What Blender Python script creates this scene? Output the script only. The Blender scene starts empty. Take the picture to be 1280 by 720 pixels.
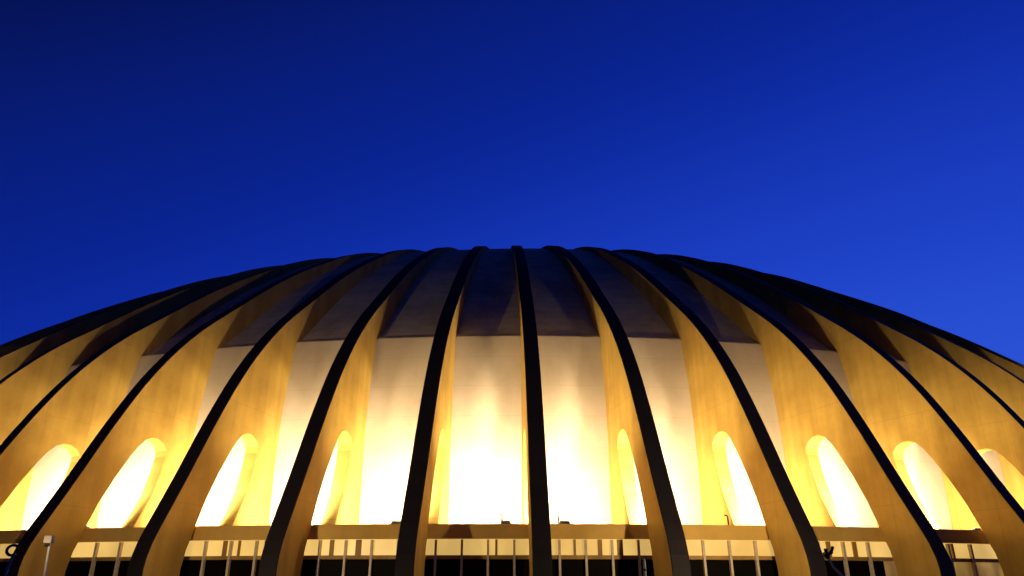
import bpy, bmesh, math, random
from mathutils import Vector, Matrix
random.seed(7)
S = 130.0            # metres per plan unit
Z0 = 3.864           # height of the walkway datum above the plaza
PI = math.pi
C = bpy.context.scene.collection

# ------------------------------------------------------------------ plan of the arena
BX = [-0.3896, -0.34229, -0.29573, -0.24997, -0.20515, -0.16153, -0.11937, -0.07879, -0.03963, -0.00117, 0.03778, 0.07808, 0.1199, 0.16288, 0.20664, 0.25108, 0.29621, 0.34204, 0.38859]
BY = [-0.84775, -0.88265, -0.9125, -0.93737, -0.95743, -0.97298, -0.98449, -0.99251, -0.99757, -0.99998, -0.99969, -0.99631, -0.9892, -0.97761, -0.96105, -0.93937, -0.91257, -0.88066, -0.84365]
BP = [-0.78845, -0.709, -0.62739, -0.54363, -0.45777, -0.36983, -0.27989, -0.18811, -0.09476, -0.00035, 0.09421, 0.18797, 0.28014, 0.37028, 0.45827, 0.54406, 0.62767, 0.70908, 0.78833]
KMAX = 13
def station(k):
    """plan point and inward heading of rib k (may be fractional inside the front)"""
    a = abs(k)
    if a <= 9:
        i = k + 9; j = min(int(math.floor(i)), 17); t = i - j
        return tuple(A[j]*(1-t) + A[j+1]*t for A in (BX, BY, BP))
    ps = 0.788 + (a-9)*(PI-0.788)/30
    s = 1 if k > 0 else -1
    return (s*0.549*math.sin(ps), -0.457-0.549*math.cos(ps), s*ps)
def P(k, ins, z, lat=0.0):
    """world point: ins = units inward from the rib foot, z = units over datum, lat = metres sideways"""
    x, y, p = station(k)
    return Vector(((x-ins*math.sin(p))*S + lat*math.cos(p), (y+ins*math.cos(p))*S + lat*math.sin(p), z*S+Z0))
RW = 0.72            # rib thickness, metres
ZD = 0.0015          # walkway top
ZB = -0.0029         # underside of edge beam
ZG = -Z0/S

# outer profile of a rib (ins, z, heading from vertical)
L = 0.02801
H1 = [0.50757, 0.46675, 0.53528, 0.69838, 0.85134, 0.84711, 0.89912, 0.96939, 0.99]
outer = [(0.0, 0.0, H1[0])]
for i in range(1, 81):
    s = (i-1)/79*8; j = min(int(s), 7); h = H1[j]*(1-(s-j)) + H1[j+1]*(s-j)
    a, z, _ = outer[-1]
    outer.append((a+L/10*math.sin(h), z+L/10*math.cos(h), h))
h = .99
while outer[-1][0] < 0.345:
    h = min(h+0.020, 1.54)
    a, z, _ = outer[-1]
    outer.append((a+0.005*math.sin(h), z+0.005*math.cos(h), h))
lower = [(-0.0042, ZG), (-0.0042, -0.0120), (-0.0036, -0.0085), (-0.0022, -0.0045)]

wall = []
for i in range(25):
    t = i/24; z = ZD + (0.0793-ZD)*t
    wall.append((0.0598 - 0.0040*math.sin(t*PI/2) + 0.0079*t*t, z))
# roof line: the rib's outer edge stepped inward by the rib depth
roof = []
for n, (a, z, h) in enumerate(outer):
    if z < 0.088: continue
    t = (a-0.057)/0.14
    d = 0.0118 - 0.0108*min(1, max(0, t))**0.85
    roof.append((a+d*math.cos(h), z-d*math.sin(h)))
while roof[0][1] < 0.0805: roof.pop(0)
roof.insert(0, (0.0640, 0.0797))
opening = [(.0167, ZD), (.0200, .010), (.0245, .0190), (.0295, .0275), (.0325, .0318), (.0352, .0345), (.0380, .0357), (.0410, .0357),
           (.0440, .0345), (.0460, .0322), (.0462, .0300), (.0452, .0240), (.0425, .0145), (.0360, ZD)]

# ------------------------------------------------------------------ helpers
def link(o, parent=None):
    C.objects.link(o)
    if parent: o.parent = parent
    return o
def mesh_obj(name, bm, mats, parent=None):
    me = bpy.data.meshes.new(name); bm.normal_update(); bm.to_mesh(me); bm.free()
    for m in (mats if isinstance(mats, (list, tuple)) else [mats]): me.materials.append(m)
    return link(bpy.data.objects.new(name, me), parent)
def empty(name, loc=(0, 0, 0), rz=0.0):
    o = bpy.data.objects.new(name, None); o.location = loc; o.rotation_euler = (0, 0, rz); o.empty_display_size = .3
    return link(o)
def tag(o, label, cat, group=None):
    o['label'] = label; o['category'] = cat
    if group: o['group'] = group
    return o
def copy_tree(o, parent=None):
    c = o.copy(); C.objects.link(c)
    if parent: c.parent = parent
    for ch in list(o.children): copy_tree(ch, c)
    return c
def hexa(bm, pts):
    """closed box from 8 points: 4 of one face in order, 4 of the opposite"""
    v = [bm.verts.new(p) for p in pts]
    for f in ((0,1,2,3), (7,6,5,4), (0,4,5,1), (1,5,6,2), (2,6,7,3), (3,7,4,0)): bm.faces.new([v[i] for i in f])
def between(bm, k, a0, a1, z0, z1, m0=0.0, m1=0.0):
    """box between rib k and k+1, ins a0..a1, z0..z1; m0/m1 metres kept clear of the rib planes"""
    def e(a, z): return P(k, a, z, m0), P(k+1, a, z, -m1)
    (A, B), (D_, E_), (F, G), (H_, I) = e(a0, z0), e(a0, z1), e(a1, z0), e(a1, z1)
    hexa(bm, (A, B, E_, D_, F, G, I, H_))
def lerp_box(bm, k, t0, t1, a0, a1, z0, z1):
    def e(a, z):
        p, q = P(k, a, z), P(k+1, a, z); return p.lerp(q, t0), p.lerp(q, t1)
    (A, B), (D_, E_), (F, G), (H_, I) = e(a0, z0), e(a0, z1), e(a1, z0), e(a1, z1)
    hexa(bm, (A, B, E_, D_, F, G, I, H_))
def tube(bm, pts, r, n=10):
    rr = r if isinstance(r, (list, tuple)) else [r]*len(pts); rings = []
    pts = [Vector(p) for p in pts]
    for i, p in enumerate(pts):
        d = (pts[min(i+1, len(pts)-1)] - pts[max(i-1, 0)]).normalized()
        u = d.orthogonal().normalized() if i == 0 else (u - d*u.dot(d)).normalized()
        w = d.cross(u)
        rings.append([bm.verts.new(p + (u*math.cos(2*PI*j/n) + w*math.sin(2*PI*j/n))*rr[i]) for j in range(n)])
    for a, b in zip(rings, rings[1:]):
        for j in range(n): bm.faces.new((a[j], a[(j+1) % n], b[(j+1) % n], b[j]))
    bm.faces.new(rings[0][::-1]); bm.faces.new(rings[-1])
def bev(bm, w, seg=2):
    bmesh.ops.bevel(bm, geom=bm.edges[:], offset=w, segments=seg, affect='EDGES', profile=.6)

# ------------------------------------------------------------------ materials
def mat(name, rough=.7, spec=.3):
    m = bpy.data.materials.new(name); m.use_nodes = True
    nt = m.node_tree; b = nt.nodes['Principled BSDF']
    b.inputs['Roughness'].default_value = rough; b.inputs['Specular IOR Level'].default_value = spec
    return m, nt, b
def N(nt, t, **kw):
    n = nt.nodes.new(t)
    for k, v in kw.items(): setattr(n, k, v)
    return n
def concrete(name, base, dark, vscale, streak=.25, bumpy=.25, rough=.8, board=None):
    """mottled concrete with weather streaks and (optional) formwork joints, in object space"""
    m, nt, b = mat(name, rough)
    tc = N(nt, 'ShaderNodeTexCoord')
    n1 = N(nt, 'ShaderNodeTexNoise'); n1.inputs['Scale'].default_value = vscale; n1.inputs['Detail'].default_value = 8; n1.inputs['Roughness'].default_value = .62
    nt.links.new(tc.outputs['Object'], n1.inputs['Vector'])
    mp = N(nt, 'ShaderNodeMapping'); mp.inputs['Scale'].default_value = (1.6, 1.6, .10)
    nt.links.new(tc.outputs['Object'], mp.inputs['Vector'])
    n2 = N(nt, 'ShaderNodeTexNoise'); n2.inputs['Scale'].default_value = 1.1; n2.inputs['Detail'].default_value = 5
    nt.links.new(mp.outputs[0], n2.inputs['Vector'])
    mx = N(nt, 'ShaderNodeMath', operation='MULTIPLY_ADD'); mx.inputs[1].default_value = streak
    nt.links.new(n2.outputs['Fac'], mx.inputs[0]); nt.links.new(n1.outputs['Fac'], mx.inputs[2])
    cr = N(nt, 'ShaderNodeValToRGB'); e = cr.color_ramp.elements
    e[0].position = .36+streak*.45; e[0].color = (*dark, 1); e[1].position = .62+streak*.55; e[1].color = (*base, 1)
    nt.links.new(mx.outputs[0], cr.inputs['Fac'])
    col = cr.outputs['Color']; hgt = n1.outputs['Fac']
    if board:
        axis, pitch, jw, strength = board
        sp = N(nt, 'ShaderNodeSeparateXYZ'); nt.links.new(tc.outputs['Object'], sp.inputs[0])
        facs = []
        for ax, pt in zip(axis, pitch):
            d = N(nt, 'ShaderNodeMath', operation='DIVIDE'); d.inputs[1].default_value = pt
            nt.links.new(sp.outputs[ax], d.inputs[0])
            f = N(nt, 'ShaderNodeMath', operation='FRACT'); nt.links.new(d.outputs[0], f.inputs[0])
            l = N(nt, 'ShaderNodeMath', operation='LESS_THAN'); l.inputs[1].default_value = jw/pt
            nt.links.new(f.outputs[0], l.inputs[0]); facs.append(l.outputs[0])
        f = facs[0]
        for g in facs[1:]:
            q = N(nt, 'ShaderNodeMath', operation='MAXIMUM'); nt.links.new(f, q.inputs[0]); nt.links.new(g, q.inputs[1]); f = q.outputs[0]
        s = N(nt, 'ShaderNodeMath', operation='MULTIPLY'); s.inputs[1].default_value = strength; nt.links.new(f, s.inputs[0])
        mm = N(nt, 'ShaderNodeMix', data_type='RGBA'); nt.links.new(s.outputs[0], mm.inputs['Factor'])
        nt.links.new(col, mm.inputs['A']); mm.inputs['B'].default_value = (*[c*.45 for c in dark], 1)
        col = mm.outputs['Result']
    nt.links.new(col, b.inputs['Base Color'])
    n3 = N(nt, 'ShaderNodeTexNoise'); n3.inputs['Scale'].default_value = 14; n3.inputs['Detail'].default_value = 6
    nt.links.new(tc.outputs['Object'], n3.inputs['Vector'])
    bp = N(nt, 'ShaderNodeBump'); bp.inputs['Strength'].default_value = bumpy; bp.inputs['Distance'].default_value = .03
    nt.links.new(n3.outputs['Fac'], bp.inputs['Height']); nt.links.new(bp.outputs[0], b.inputs['Normal'])
    return m
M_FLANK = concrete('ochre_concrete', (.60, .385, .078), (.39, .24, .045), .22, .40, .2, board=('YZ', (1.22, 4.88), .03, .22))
M_RIB_SHADE = concrete('shaded_rib_face', (.012, .008, .007), (.006, .004, .004), .5, .2, .15, .75)  # same concrete on the unlit outer rib faces, shade put into its colour
M_WALL = concrete('pale_render', (.55, .45, .31), (.46, .37, .24), .3, .3, .12, board=('Z', (1.62,), .03, .18))
M_ROOF = concrete('dark_roofing', (.78, .72, .38), (.54, .49, .26), .5, .3, .2, .7, board=('Z', (.55,), .03, .35))
M_BEAM = concrete('brown_beam_concrete', (.80, .53, .13), (.66, .42, .09), .6, .3, .2, board=None)
M_DECK = concrete('deck_concrete', (.34, .30, .24), (.26, .23, .18), .6)
M_FRAME = concrete('bronze_frame', (.50, .32, .09), (.34, .21, .06), 1.5, .2, .05, .5)

def simple(name, col, rough, metal=0, spec=.5, nscale=6, var=.25):
    m, nt, b = mat(name, rough, spec); b.inputs['Metallic'].default_value = metal
    tc = N(nt, 'ShaderNodeTexCoord'); n = N(nt, 'ShaderNodeTexNoise'); n.inputs['Scale'].default_value = nscale; n.inputs['Detail'].default_value = 5
    nt.links.new(tc.outputs['Object'], n.inputs['Vector'])
    cr = N(nt, 'ShaderNodeValToRGB'); e = cr.color_ramp.elements; e[0].position = .3; e[1].position = .7
    e[0].color = (*[c*(1-var) for c in col], 1); e[1].color = (*col, 1)
    nt.links.new(n.outputs['Fac'], cr.inputs['Fac']); nt.links.new(cr.outputs[0], b.inputs['Base Color'])
    return m
M_MULL = simple('pale_mullion_paint', (.78, .68, .48), .45)
M_GLASS = simple('dark_window_glass', (.005, .004, .003), .55, 0, .04, 1.5, .4)
M_DARK = simple('black_fixture_metal', (.02, .018, .018), .5, .3)
M_GREY = simple('grey_fixture_housing', (.30, .30, .28), .5, .2)
M_POST = simple('pale_post_paint', (.42, .38, .30), .5)
def glow(name, col, strength, var=0.0, scale=1.0, col2=None):
    m = bpy.data.materials.new(name); m.use_nodes = True; nt = m.node_tree; b = nt.nodes['Principled BSDF']
    b.inputs['Base Color'].default_value = (*[c*.5 for c in col], 1); b.inputs['Roughness'].default_value = .35
    b.inputs['Emission Strength'].default_value = strength
    tc = N(nt, 'ShaderNodeTexCoord'); mp = N(nt, 'ShaderNodeMapping'); mp.inputs['Scale'].default_value = (1, 1, .5)
    n = N(nt, 'ShaderNodeTexNoise'); n.inputs['Scale'].default_value = scale; n.inputs['Detail'].default_value = 2
    nt.links.new(tc.outputs['Object'], mp.inputs[0]); nt.links.new(mp.outputs[0], n.inputs['Vector'])
    cr = N(nt, 'ShaderNodeValToRGB'); e = cr.color_ramp.elements; e[0].position = .38; e[1].position = .62
    e[0].color = (*(col2 or [c*(1-var) for c in col]), 1); e[1].color = (*col, 1)
    nt.links.new(n.outputs['Fac'], cr.inputs['Fac']); nt.links.new(cr.outputs[0], b.inputs['Emission Color'])
    return m
M_LIT = glow('lit_clerestory_glass', (.94, .61, .17), .86, .30, .55)
M_ROOM = glow('curtained_lit_glass', (.42, .25, .06), .75, .5, .9, (.12, .05, .012))
M_LENS = glow('flood_lens', (1, .85, .55), 6)

# ------------------------------------------------------------------ ground
def plaza_mat():
    m, nt, b = mat('plaza_paving', .75, .3)
    tc = N(nt, 'ShaderNodeTexCoord'); br = N(nt, 'ShaderNodeTexBrick')
    br.inputs['Scale'].default_value = 1; br.inputs['Brick Width'].default_value = 1.2; br.inputs['Row Height'].default_value = .6; br.inputs['Mortar Size'].default_value = .012
    br.inputs['Color1'].default_value = (.14, .13, .12, 1); br.inputs['Color2'].default_value = (.18, .165, .15, 1); br.inputs['Mortar'].default_value = (.05, .05, .05, 1)
    nt.links.new(tc.outputs['Object'], br.inputs['Vector'])
    n = N(nt, 'ShaderNodeTexNoise'); n.inputs['Scale'].default_value = .4; n.inputs['Detail'].default_value = 7
    nt.links.new(tc.outputs['Object'], n.inputs['Vector'])
    mx = N(nt, 'ShaderNodeMix', data_type='RGBA', blend_type='MULTIPLY'); mx.inputs['Factor'].default_value = .6
    nt.links.new(br.outputs['Color'], mx.inputs['A']); nt.links.new(n.outputs['Color'], mx.inputs['B'])
    nt.links.new(mx.outputs['Result'], b.inputs['Base Color'])
    return m
bm = bmesh.new()
v = [bm.verts.new(p) for p in ((-3000, -3000, 0), (3000, -3000, 0), (3000, 3000, 0), (-3000, 3000, 0))]; bm.faces.new(v)
g = mesh_obj('ground', bm, plaza_mat()); g['kind'] = 'structure'

# ------------------------------------------------------------------ the arena
bx, by, bp = station(0)
arena = empty('arena_building', (0, -0.457*S, 0))
tag(arena, 'domed arena with curved concrete ribs lit gold from a walkway against the blue dusk sky', 'arena')
AO = Matrix.Translation((0, 0.457*S, 0))
def part(name, bm, mats, parent=arena, **kw):
    bm.transform(AO); return mesh_obj(name, bm, mats, parent)

# one rib, local x = sideways, y = inward, z = up from the plaza
def rib_mesh():
    poly = [(a, z) for a, z in lower] + [(a, z) for a, z, _ in outer]
    inner = [(.0128, ZG), (.0128, -.0120), (.0140, -.006), (.0160, -.0012), (.0167, ZD-.0002)]
    under = [(.0355, ZD-.0002), (.061, ZD-.0002)]
    back = [(a+.0022, z) for a, z in wall] + [(a+.0022, z-.0015) for a, z in roof]
    # keep the opening as a notch in the outline (it starts at the walkway)
    notch = opening
    body = poly + back[::-1]
    outline = body + [(.0360, ZD-.0002)] + [p for p in notch[::-1]] + inner[::-1][1:]
    cu = bpy.data.curves.new('c', 'CURVE'); cu.dimensions = '2D'; cu.fill_mode = 'BOTH'; cu.extrude = RW/2-.03; cu.bevel_depth = .03; cu.bevel_resolution = 0; cu.offset = -.03
    sp = cu.splines.new('POLY'); sp.points.add(len(outline)-1); sp.use_cyclic_u = True
    for p, (a, z) in zip(sp.points, outline): p.co = (a*S, z*S+Z0, 0, 1)
    o = bpy.data.objects.new('c', cu); C.objects.link(o)
    dg = bpy.context.evaluated_depsgraph_get(); me = bpy.data.meshes.new_from_object(o.evaluated_get(dg))
    bpy.data.objects.remove(o)
    me.transform(Matrix(((0, 0, 1, 0), (1, 0, 0, 0), (0, 1, 0, 0), (0, 0, 0, 1))))
    me.materials.clear(); me.materials.append(M_FLANK); me.materials.append(M_RIB_SHADE)
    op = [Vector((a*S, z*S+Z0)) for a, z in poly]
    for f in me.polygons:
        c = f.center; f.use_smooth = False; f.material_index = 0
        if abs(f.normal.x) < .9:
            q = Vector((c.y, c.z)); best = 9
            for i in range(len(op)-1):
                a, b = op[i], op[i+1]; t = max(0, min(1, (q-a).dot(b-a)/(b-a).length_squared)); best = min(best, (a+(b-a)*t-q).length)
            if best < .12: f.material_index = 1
    me.name = 'rib'
    return me
rm = rib_mesh()
for k in range(-KMAX, KMAX+1):
    x, y, p = station(k)
    o = bpy.data.objects.new('rib', rm); link(o, arena)
    o.location = (x*S, y*S+.457*S, 0); o.rotation_euler = (0, 0, p)

# shell: roof all the way round, wall panels bay by bay at the front
def loft(bm, line, ks, thick=None):
    rows = [[bm.verts.new(P(k, a, z)) for a, z in line] for k in ks]
    n = len(rows)
    for i in range(n-1 if ks[0] != -39 else n):
        A, B = rows[i], rows[(i+1) % n]
        for j in range(len(line)-1): bm.faces.new((A[j], B[j], B[j+1], A[j+1]))
    return rows
bm = bmesh.new()
lip = [(0.0690, 0.0789), (0.0639, 0.0790)]
rl = lip + roof + [(.36, roof[-1][1]+.0006), (.385, roof[-1][1]+.001)]
rows = loft(bm, rl, list(range(-39, 39)))
bm.faces.new([r[-1] for r in rows])
roof_o = part('roof', bm, M_ROOF)
for f in roof_o.data.polygons: f.use_smooth = False
bm = bmesh.new(); r = [[bm.verts.new(P(k, a, z)) for a, z in ((.385, .2), (.385, .2))] for k in range(2)]; bm.free()

for k in range(-KMAX, KMAX):
    bm = bmesh.new(); loft(bm, wall, [k, k+1])
    wp = part('wall_panel', bm, M_WALL)
    wp.data.shade_smooth()
    bm = bmesh.new(); between(bm, k, .0178, .0196, ZB, ZD)
    part('edge_beam', bm, M_BEAM)
    # glazed storey below the beam
    w = bmesh.new(); lerp_box(w, k, .001, .999, .0196, .0212, -.0089, -.0077); bev(w, .015, 1)
    tr = part('window', w, M_FRAME)
    sub = lambda name, bmm, mt: part(name, bmm, mt, tr)
    bm = bmesh.new(); lerp_box(bm, k, 0, 1, .0204, .0206, -.0077, ZB+.00005); sub('clerestory_pane', bm, M_LIT)
    bm = bmesh.new(); lerp_box(bm, k, 0, 1, .0204, .0206, ZG, -.0089); sub('lower_pane', bm, M_ROOM if k in (3, 4) else M_GLASS)
    c = .5 - (.11 if k >= 0 else -.11)*0 + (.03 if k >= 0 else -.03)
    for j in range(4):
        t = c + (j-1.5)*.225
        b2 = bmesh.new(); lerp_box(b2, k, t-.0095, t+.0095, .0192, .0203, ZG, ZB-.0002); sub('mullion', b2, M_MULL)
    for j in range(3):
        t = c + (j-1)*.225 + random.uniform(-.06, .06)
        b2 = bmesh.new(); ww = random.choice((.010, .018, .024)); lerp_box(b2, k, t-ww, t+ww, .0199, .0204, -.0077, ZB-.0001)
        if random.random() < .55: sub('window_post', b2, M_FRAME)
        else: b2.free()

# walkway slab behind the beam, all round; closing wall for the part nobody sees
bm = bmesh.new()
sl = [(.0196, ZD-.0030), (.0196, ZD-.0003), (.0640, ZD-.0003), (.0640, ZD-.0030)]
loft(bm, sl + [sl[0]], list(range(-39, 39)))
part('walkway', bm, M_DECK)
bm = bmesh.new()
ks = list(range(KMAX, 40)) + list(range(-38, -KMAX+1))
rows = [[bm.verts.new(P(k, a, z)) for a, z in [(.0205, ZG), (.0205, ZD), (.060, ZD)] + wall[1:]] for k in ks]
for A, B in zip(rows, rows[1:]):
    for j in range(len(A)-1): bm.faces.new((A[j], B[j], B[j+1], A[j+1]))
part('rear_wall', bm, M_WALL)

# ------------------------------------------------------------------ floodlights on the walkway
def rib_word(k):
    if k == 0: return 'the central rib'
    w = ['first', 'second', 'third', 'fourth', 'fifth', 'sixth', 'seventh', 'eighth', 'ninth', 'tenth', 'eleventh', 'twelfth', 'thirteenth'][abs(k)-1]
    return 'the %s rib %s of the central one' % (w, 'right' if k > 0 else 'left')
def make_flood():
    t = empty('floodlight')
    bm = bmesh.new(); hexa(bm, [(x, y, z) for z in (.05, .19) for x, y in ((-.21, -.11), (.21, -.11), (.21, .11), (-.21, .11))]); bev(bm, .03)
    bm.transform(Matrix.Translation((0, 0, .16)) @ Matrix.Rotation(math.radians(-22), 4, 'X') @ Matrix.Translation((0, 0, -.16)))
    mesh_obj('housing', bm, M_GREY, t)
    bm = bmesh.new()
    for s in (-1, 1): tube(bm, [(s*.25, 0, .0), (s*.25, 0, .18)], .018, 6)
    tube(bm, [(-.25, 0, .02), (.25, 0, .02)], .018, 6)
    mesh_obj('yoke', bm, M_DARK, t)
    bm = bmesh.new(); hexa(bm, [(x, y, z) for z in (.192, .202) for x, y in ((-.18, -.08), (.18, -.08), (.18, .08), (-.18, .08))])
    bm.transform(Matrix.Translation((0, 0, .16)) @ Matrix.Rotation(math.radians(-22), 4, 'X') @ Matrix.Translation((0, 0, -.16)))
    mesh_obj('lens', bm, M_LENS, t)
    return t
FLUX = 1750.0
proto = make_flood(); used = False
for k in range(-KMAX, KMAX):
    right = k >= 0
    near = k if right else k+1           # the rib it stands beside (the one nearer the centre)
    lat = 1.25 if right else -1.25
    p = P(near, .0275, ZD, lat); ps = station(k+.5)[2]
    t = proto if not used else copy_tree(proto)
    used = True
    t.location = p; t.rotation_euler = (0, 0, ps)
    tag(t, 'grey floodlight on the walkway just %s of %s' % ('right' if right else 'left', rib_word(near)), 'floodlight', 'floodlights along the walkway')
    kc = abs(k+.5); dim = (1.0 if kc < 1 else .90 if kc < 2 else .76 if kc < 4 else .66)*random.uniform(.93, 1.07)
    ldat = bpy.data.lights.new('flood_beam', 'SPOT'); ldat.spot_size = math.radians(128); ldat.spot_blend = 1; ldat.shadow_soft_size = .40
    ldat.color = (1.0, random.uniform(.815, .845), random.uniform(.50, .55)); ldat.energy = FLUX*dim
    sdat = bpy.data.lights.new('wall_beam', 'SPOT'); sdat.spot_size = math.radians(124); sdat.spot_blend = 1; sdat.shadow_soft_size = .12
    sdat.color = (1, .88, .70); sdat.energy = 3300*(1.0 if kc < 1 else .95 if kc < 2 else 1.0)
    lo = bpy.data.objects.new('flood_beam', ldat); link(lo, t)
    lo.location = (0, .06, .36)
    mid = P(k+.62, .055, .080)
    d = (mid - (p + Vector((0, 0, .36)))); d.rotate(Matrix.Rotation(-ps, 3, 'Z'))
    lo.rotation_euler = d.to_track_quat('-Z', 'Y').to_euler()
    lo = bpy.data.objects.new('wall_beam', sdat); link(lo, t); lo.location = (0, .06, .38)
    d = (P(k+.5, .060, .009) - (p + Vector((0, 0, .36)))); d.rotate(Matrix.Rotation(-ps, 3, 'Z'))
    lo.rotation_euler = d.to_track_quat('-Z', 'Y').to_euler()

# ------------------------------------------------------------------ short hooked conduit posts on the beam edge
for k, tt, hook, lab in ((-2, .95, 0, 'thin dark conduit stub on the beam beside the first dark rib left of centre'),
                         (-1, .70, 1, 'thin dark conduit stub on the beam just left of the central rib'),
                         (0, .19, 0, 'thin dark conduit stub on the beam just right of the central rib'),
                         (1, .66, 1, 'small hooked conduit stub on the beam left of the second rib right of centre')):
    b0 = P(k, .0200, ZD).lerp(P(k+1, .0200, ZD), tt)
    bm = bmesh.new(); pts = [(0, 0, -.04), (0, 0, .26), (0, 0, .36)]
    if hook: pts += [(-.05, 0, .41), (-.14, 0, .42)]
    tube(bm, pts, .032, 8)
    o = mesh_obj('conduit_post', bm, M_DARK); o.location = b0
    tag(o, lab, 'conduit', 'conduit stubs on the beam edge')

LAMP = 760.0
# ------------------------------------------------------------------ lamp posts on the plaza in front of the ribs
def W(x, y, z): return Vector((x, y, z+Z0))
t = empty('lamp_post', (-12.90, -139.66, 0)); tag(t, 'slim pale lamp post with boxy white head before the rib at far left', 'lamp post')
bm = bmesh.new(); tube(bm, [(.10, .04, 0), (.08, .03, 1.2), (0, 0, 2.66)], [.05, .042, .034], 10); mesh_obj('pole', bm, M_POST, t)
bm = bmesh.new(); hexa(bm, [(x, y, z) for z in (2.62, 2.80) for x, y in ((-.13, -.09), (.06, -.09), (.06, .09), (-.13, .09))]); bev(bm, .03); mesh_obj('lamp_head', bm, M_POST, t)
bm = bmesh.new(); tube(bm, [(.02, 0, 2.58), (-.10, 0, 2.585)], .05, 10); mesh_obj('collar', bm, M_DARK, t)

t = empty('ring_lamp_post', (-13.20, -140.75, 0)); tag(t, 'leaning pale post with a round dark lamp ring at the left edge', 'lamp post')
bm = bmesh.new(); tube(bm, [(.00, 0, 0), (.03, 0, 1.5), (.16, -.1, 2.15), (.24, -.15, 2.28)], [.05, .042, .036, .03], 10); mesh_obj('pole', bm, M_POST, t)
bm = bmesh.new(); tube(bm, [(.19+.13*math.cos(a), -.15, 2.40+.11*math.sin(a)) for a in [i*2*PI/16 for i in range(15)]], .032, 8); mesh_obj('lamp_ring', bm, M_DARK, t)

t = empty('bent_arm_light', (7.9, -137.0, 0)); tag(t, 'dark clustered spotlight on a bent pale arm before the second rib right of centre', 'spotlight')
bm = bmesh.new(); tube(bm, [(.10, 0, 0), (.10, 0, 1.75), (.02, 0, 1.92), (-.20, .02, 2.18), (-.30, .03, 2.42)], [.05, .045, .04, .034, .03], 10); mesh_obj('pole', bm, M_POST, t)
bm = bmesh.new()
for c0, c1, r0, r1 in (((-.30, .03, 2.42), (-.44, 0, 2.62), .09, .14), ((-.32, .03, 2.50), (-.14, 0, 2.66), .05, .08), ((-.16, 0, 2.62), (-.06, 0, 2.86), .05, .06), ((-.36, .03, 2.55), (-.40, -.05, 2.76), .05, .08)):
    tube(bm, [c0, c1], [r0, r1], 10)
bm.transform(Matrix.Translation((-.30, .03, 2.42)) @ Matrix.Scale(.7, 4) @ Matrix.Translation((.30, -.03, -2.42)))
mesh_obj('lamp_cluster', bm, M_DARK, t)

t = empty('thin_bollard', (2.60, -135.38, 0)); tag(t, 'thin grey metal bollard before the dark window beside the first rib right of centre', 'bollard')
bm = bmesh.new(); tube(bm, [(0, 0, 0), (0, 0, 2.38), (0, 0, 2.44)], [.055, .045, .03], 10); mesh_obj('post', bm, M_GREY, t)
bm = bmesh.new(); tube(bm, [(0, 0, 2.10), (0, 0, 2.16)], .06, 10); mesh_obj('band', bm, M_DARK, t)

def bulb(x, y, z, watts):
    l = bpy.data.lights.new('lamp_beam', 'AREA'); l.energy = watts; l.color = (1, .72, .40); l.size = .16
    o = bpy.data.objects.new('lamp_beam', l); o.location = (x, y, z); o.rotation_euler = (math.radians(88), 0, 0); link(o)
    o.rotation_euler = Vector((-x*.25, 12, 10)).to_track_quat('-Z', 'Y').to_euler()
bulb(-12.93, -139.50, 2.72, LAMP); bulb(7.48, -136.75, 2.6, LAMP); bulb(-12.97, -140.70, 2.42, LAMP*.02)
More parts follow.
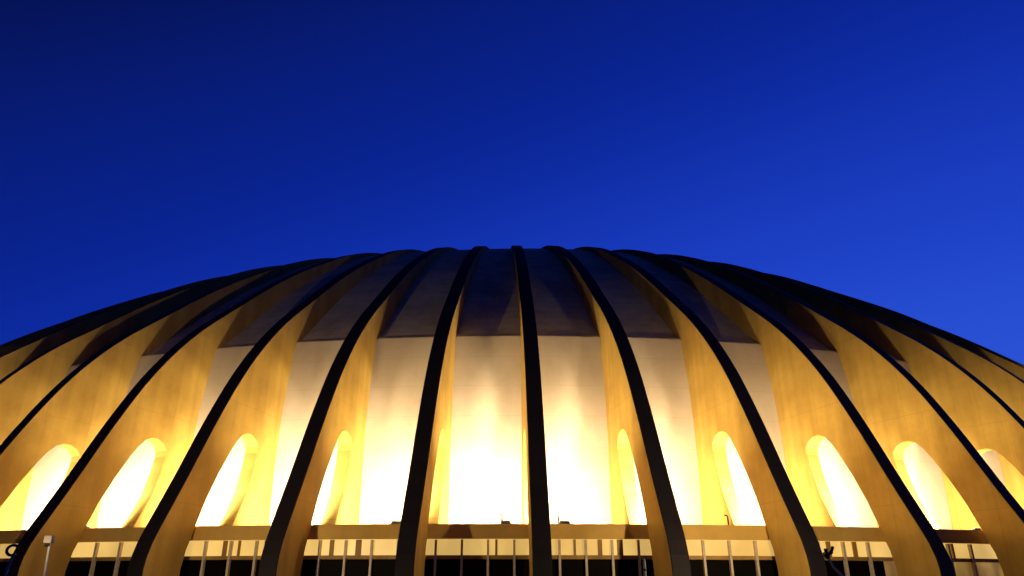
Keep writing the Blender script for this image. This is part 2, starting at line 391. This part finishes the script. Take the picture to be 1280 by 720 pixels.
# ------------------------------------------------------------------ dusk sky
w = bpy.data.worlds.new('World'); bpy.context.scene.world = w; w.use_nodes = True
nt = w.node_tree; nt.nodes.clear()
out = N(nt, 'ShaderNodeOutputWorld'); bg = N(nt, 'ShaderNodeBackground'); nt.links.new(bg.outputs[0], out.inputs[0])
tc = N(nt, 'ShaderNodeTexCoord')
ga = Vector((.38, .50, -.95))
dot = N(nt, 'ShaderNodeVectorMath', operation='DOT_PRODUCT'); dot.inputs[1].default_value = ga
nt.links.new(tc.outputs['Generated'], dot.inputs[0])
mr = N(nt, 'ShaderNodeMapRange'); mr.inputs['From Min'].default_value = -.6; mr.inputs['From Max'].default_value = .5
nt.links.new(dot.outputs['Value'], mr.inputs['Value'])
cr = N(nt, 'ShaderNodeValToRGB'); cr.color_ramp.interpolation = 'B_SPLINE'; e = cr.color_ramp.elements
stops = [(0, (.0006, .003, .05)), (.136, (.0012, .0052, .080)), (.27, (.0021, .0116, .181)), (.43, (.0024, .0168, .283)), (.57, (.0050, .029, .41)), (.73, (.0120, .052, .57)), (.85, (.019, .075, .64)), (1, (.03, .10, .70))]
e[0].position, e[0].color = 0, (*stops[0][1], 1); e[1].position, e[1].color = 1, (*stops[-1][1], 1)
for p_, c_ in stops[1:-1]: q = e.new(p_); q.color = (*c_, 1)
nt.links.new(mr.outputs[0], cr.inputs['Fac'])
sky = N(nt, 'ShaderNodeTexSky'); sky.sky_type = 'NISHITA'; sky.sun_disc = False; sky.sun_elevation = math.radians(-4); sky.sun_rotation = math.radians(72)
ad = N(nt, 'ShaderNodeMix', data_type='RGBA', blend_type='ADD'); ad.inputs['Factor'].default_value = .02
nt.links.new(cr.outputs[0], ad.inputs['A']); nt.links.new(sky.outputs[0], ad.inputs['B'])
nt.links.new(ad.outputs['Result'], bg.inputs['Color']); bg.inputs['Strength'].default_value = 1

# ------------------------------------------------------------------ camera
cam = bpy.data.cameras.new('Camera'); co = bpy.data.objects.new('Camera', cam); C.objects.link(co)
cam.lens = 909.93*36/1280; cam.sensor_width = 36; cam.clip_start = .1; cam.clip_end = 9000
rt = Vector((.99946, -.03293, 0)); up = Vector((-.01257, -.38151, .92428)); fw = Vector((.03043, .92378, .38171))
rl_ = -(-.00085)
r2 = rt*math.cos(rl_) + up*math.sin(rl_); u2 = up*math.cos(rl_) - rt*math.sin(rl_)
M = Matrix((r2, u2, -fw)).transposed().to_4x4(); M.translation = Vector((-2.209, -158.902, 1.6))
co.matrix_world = M
sc = bpy.context.scene; sc.camera = co
sc.view_settings.view_transform = 'Standard'; sc.view_settings.look = 'None'; sc.view_settings.exposure = 0; sc.view_settings.gamma = 1
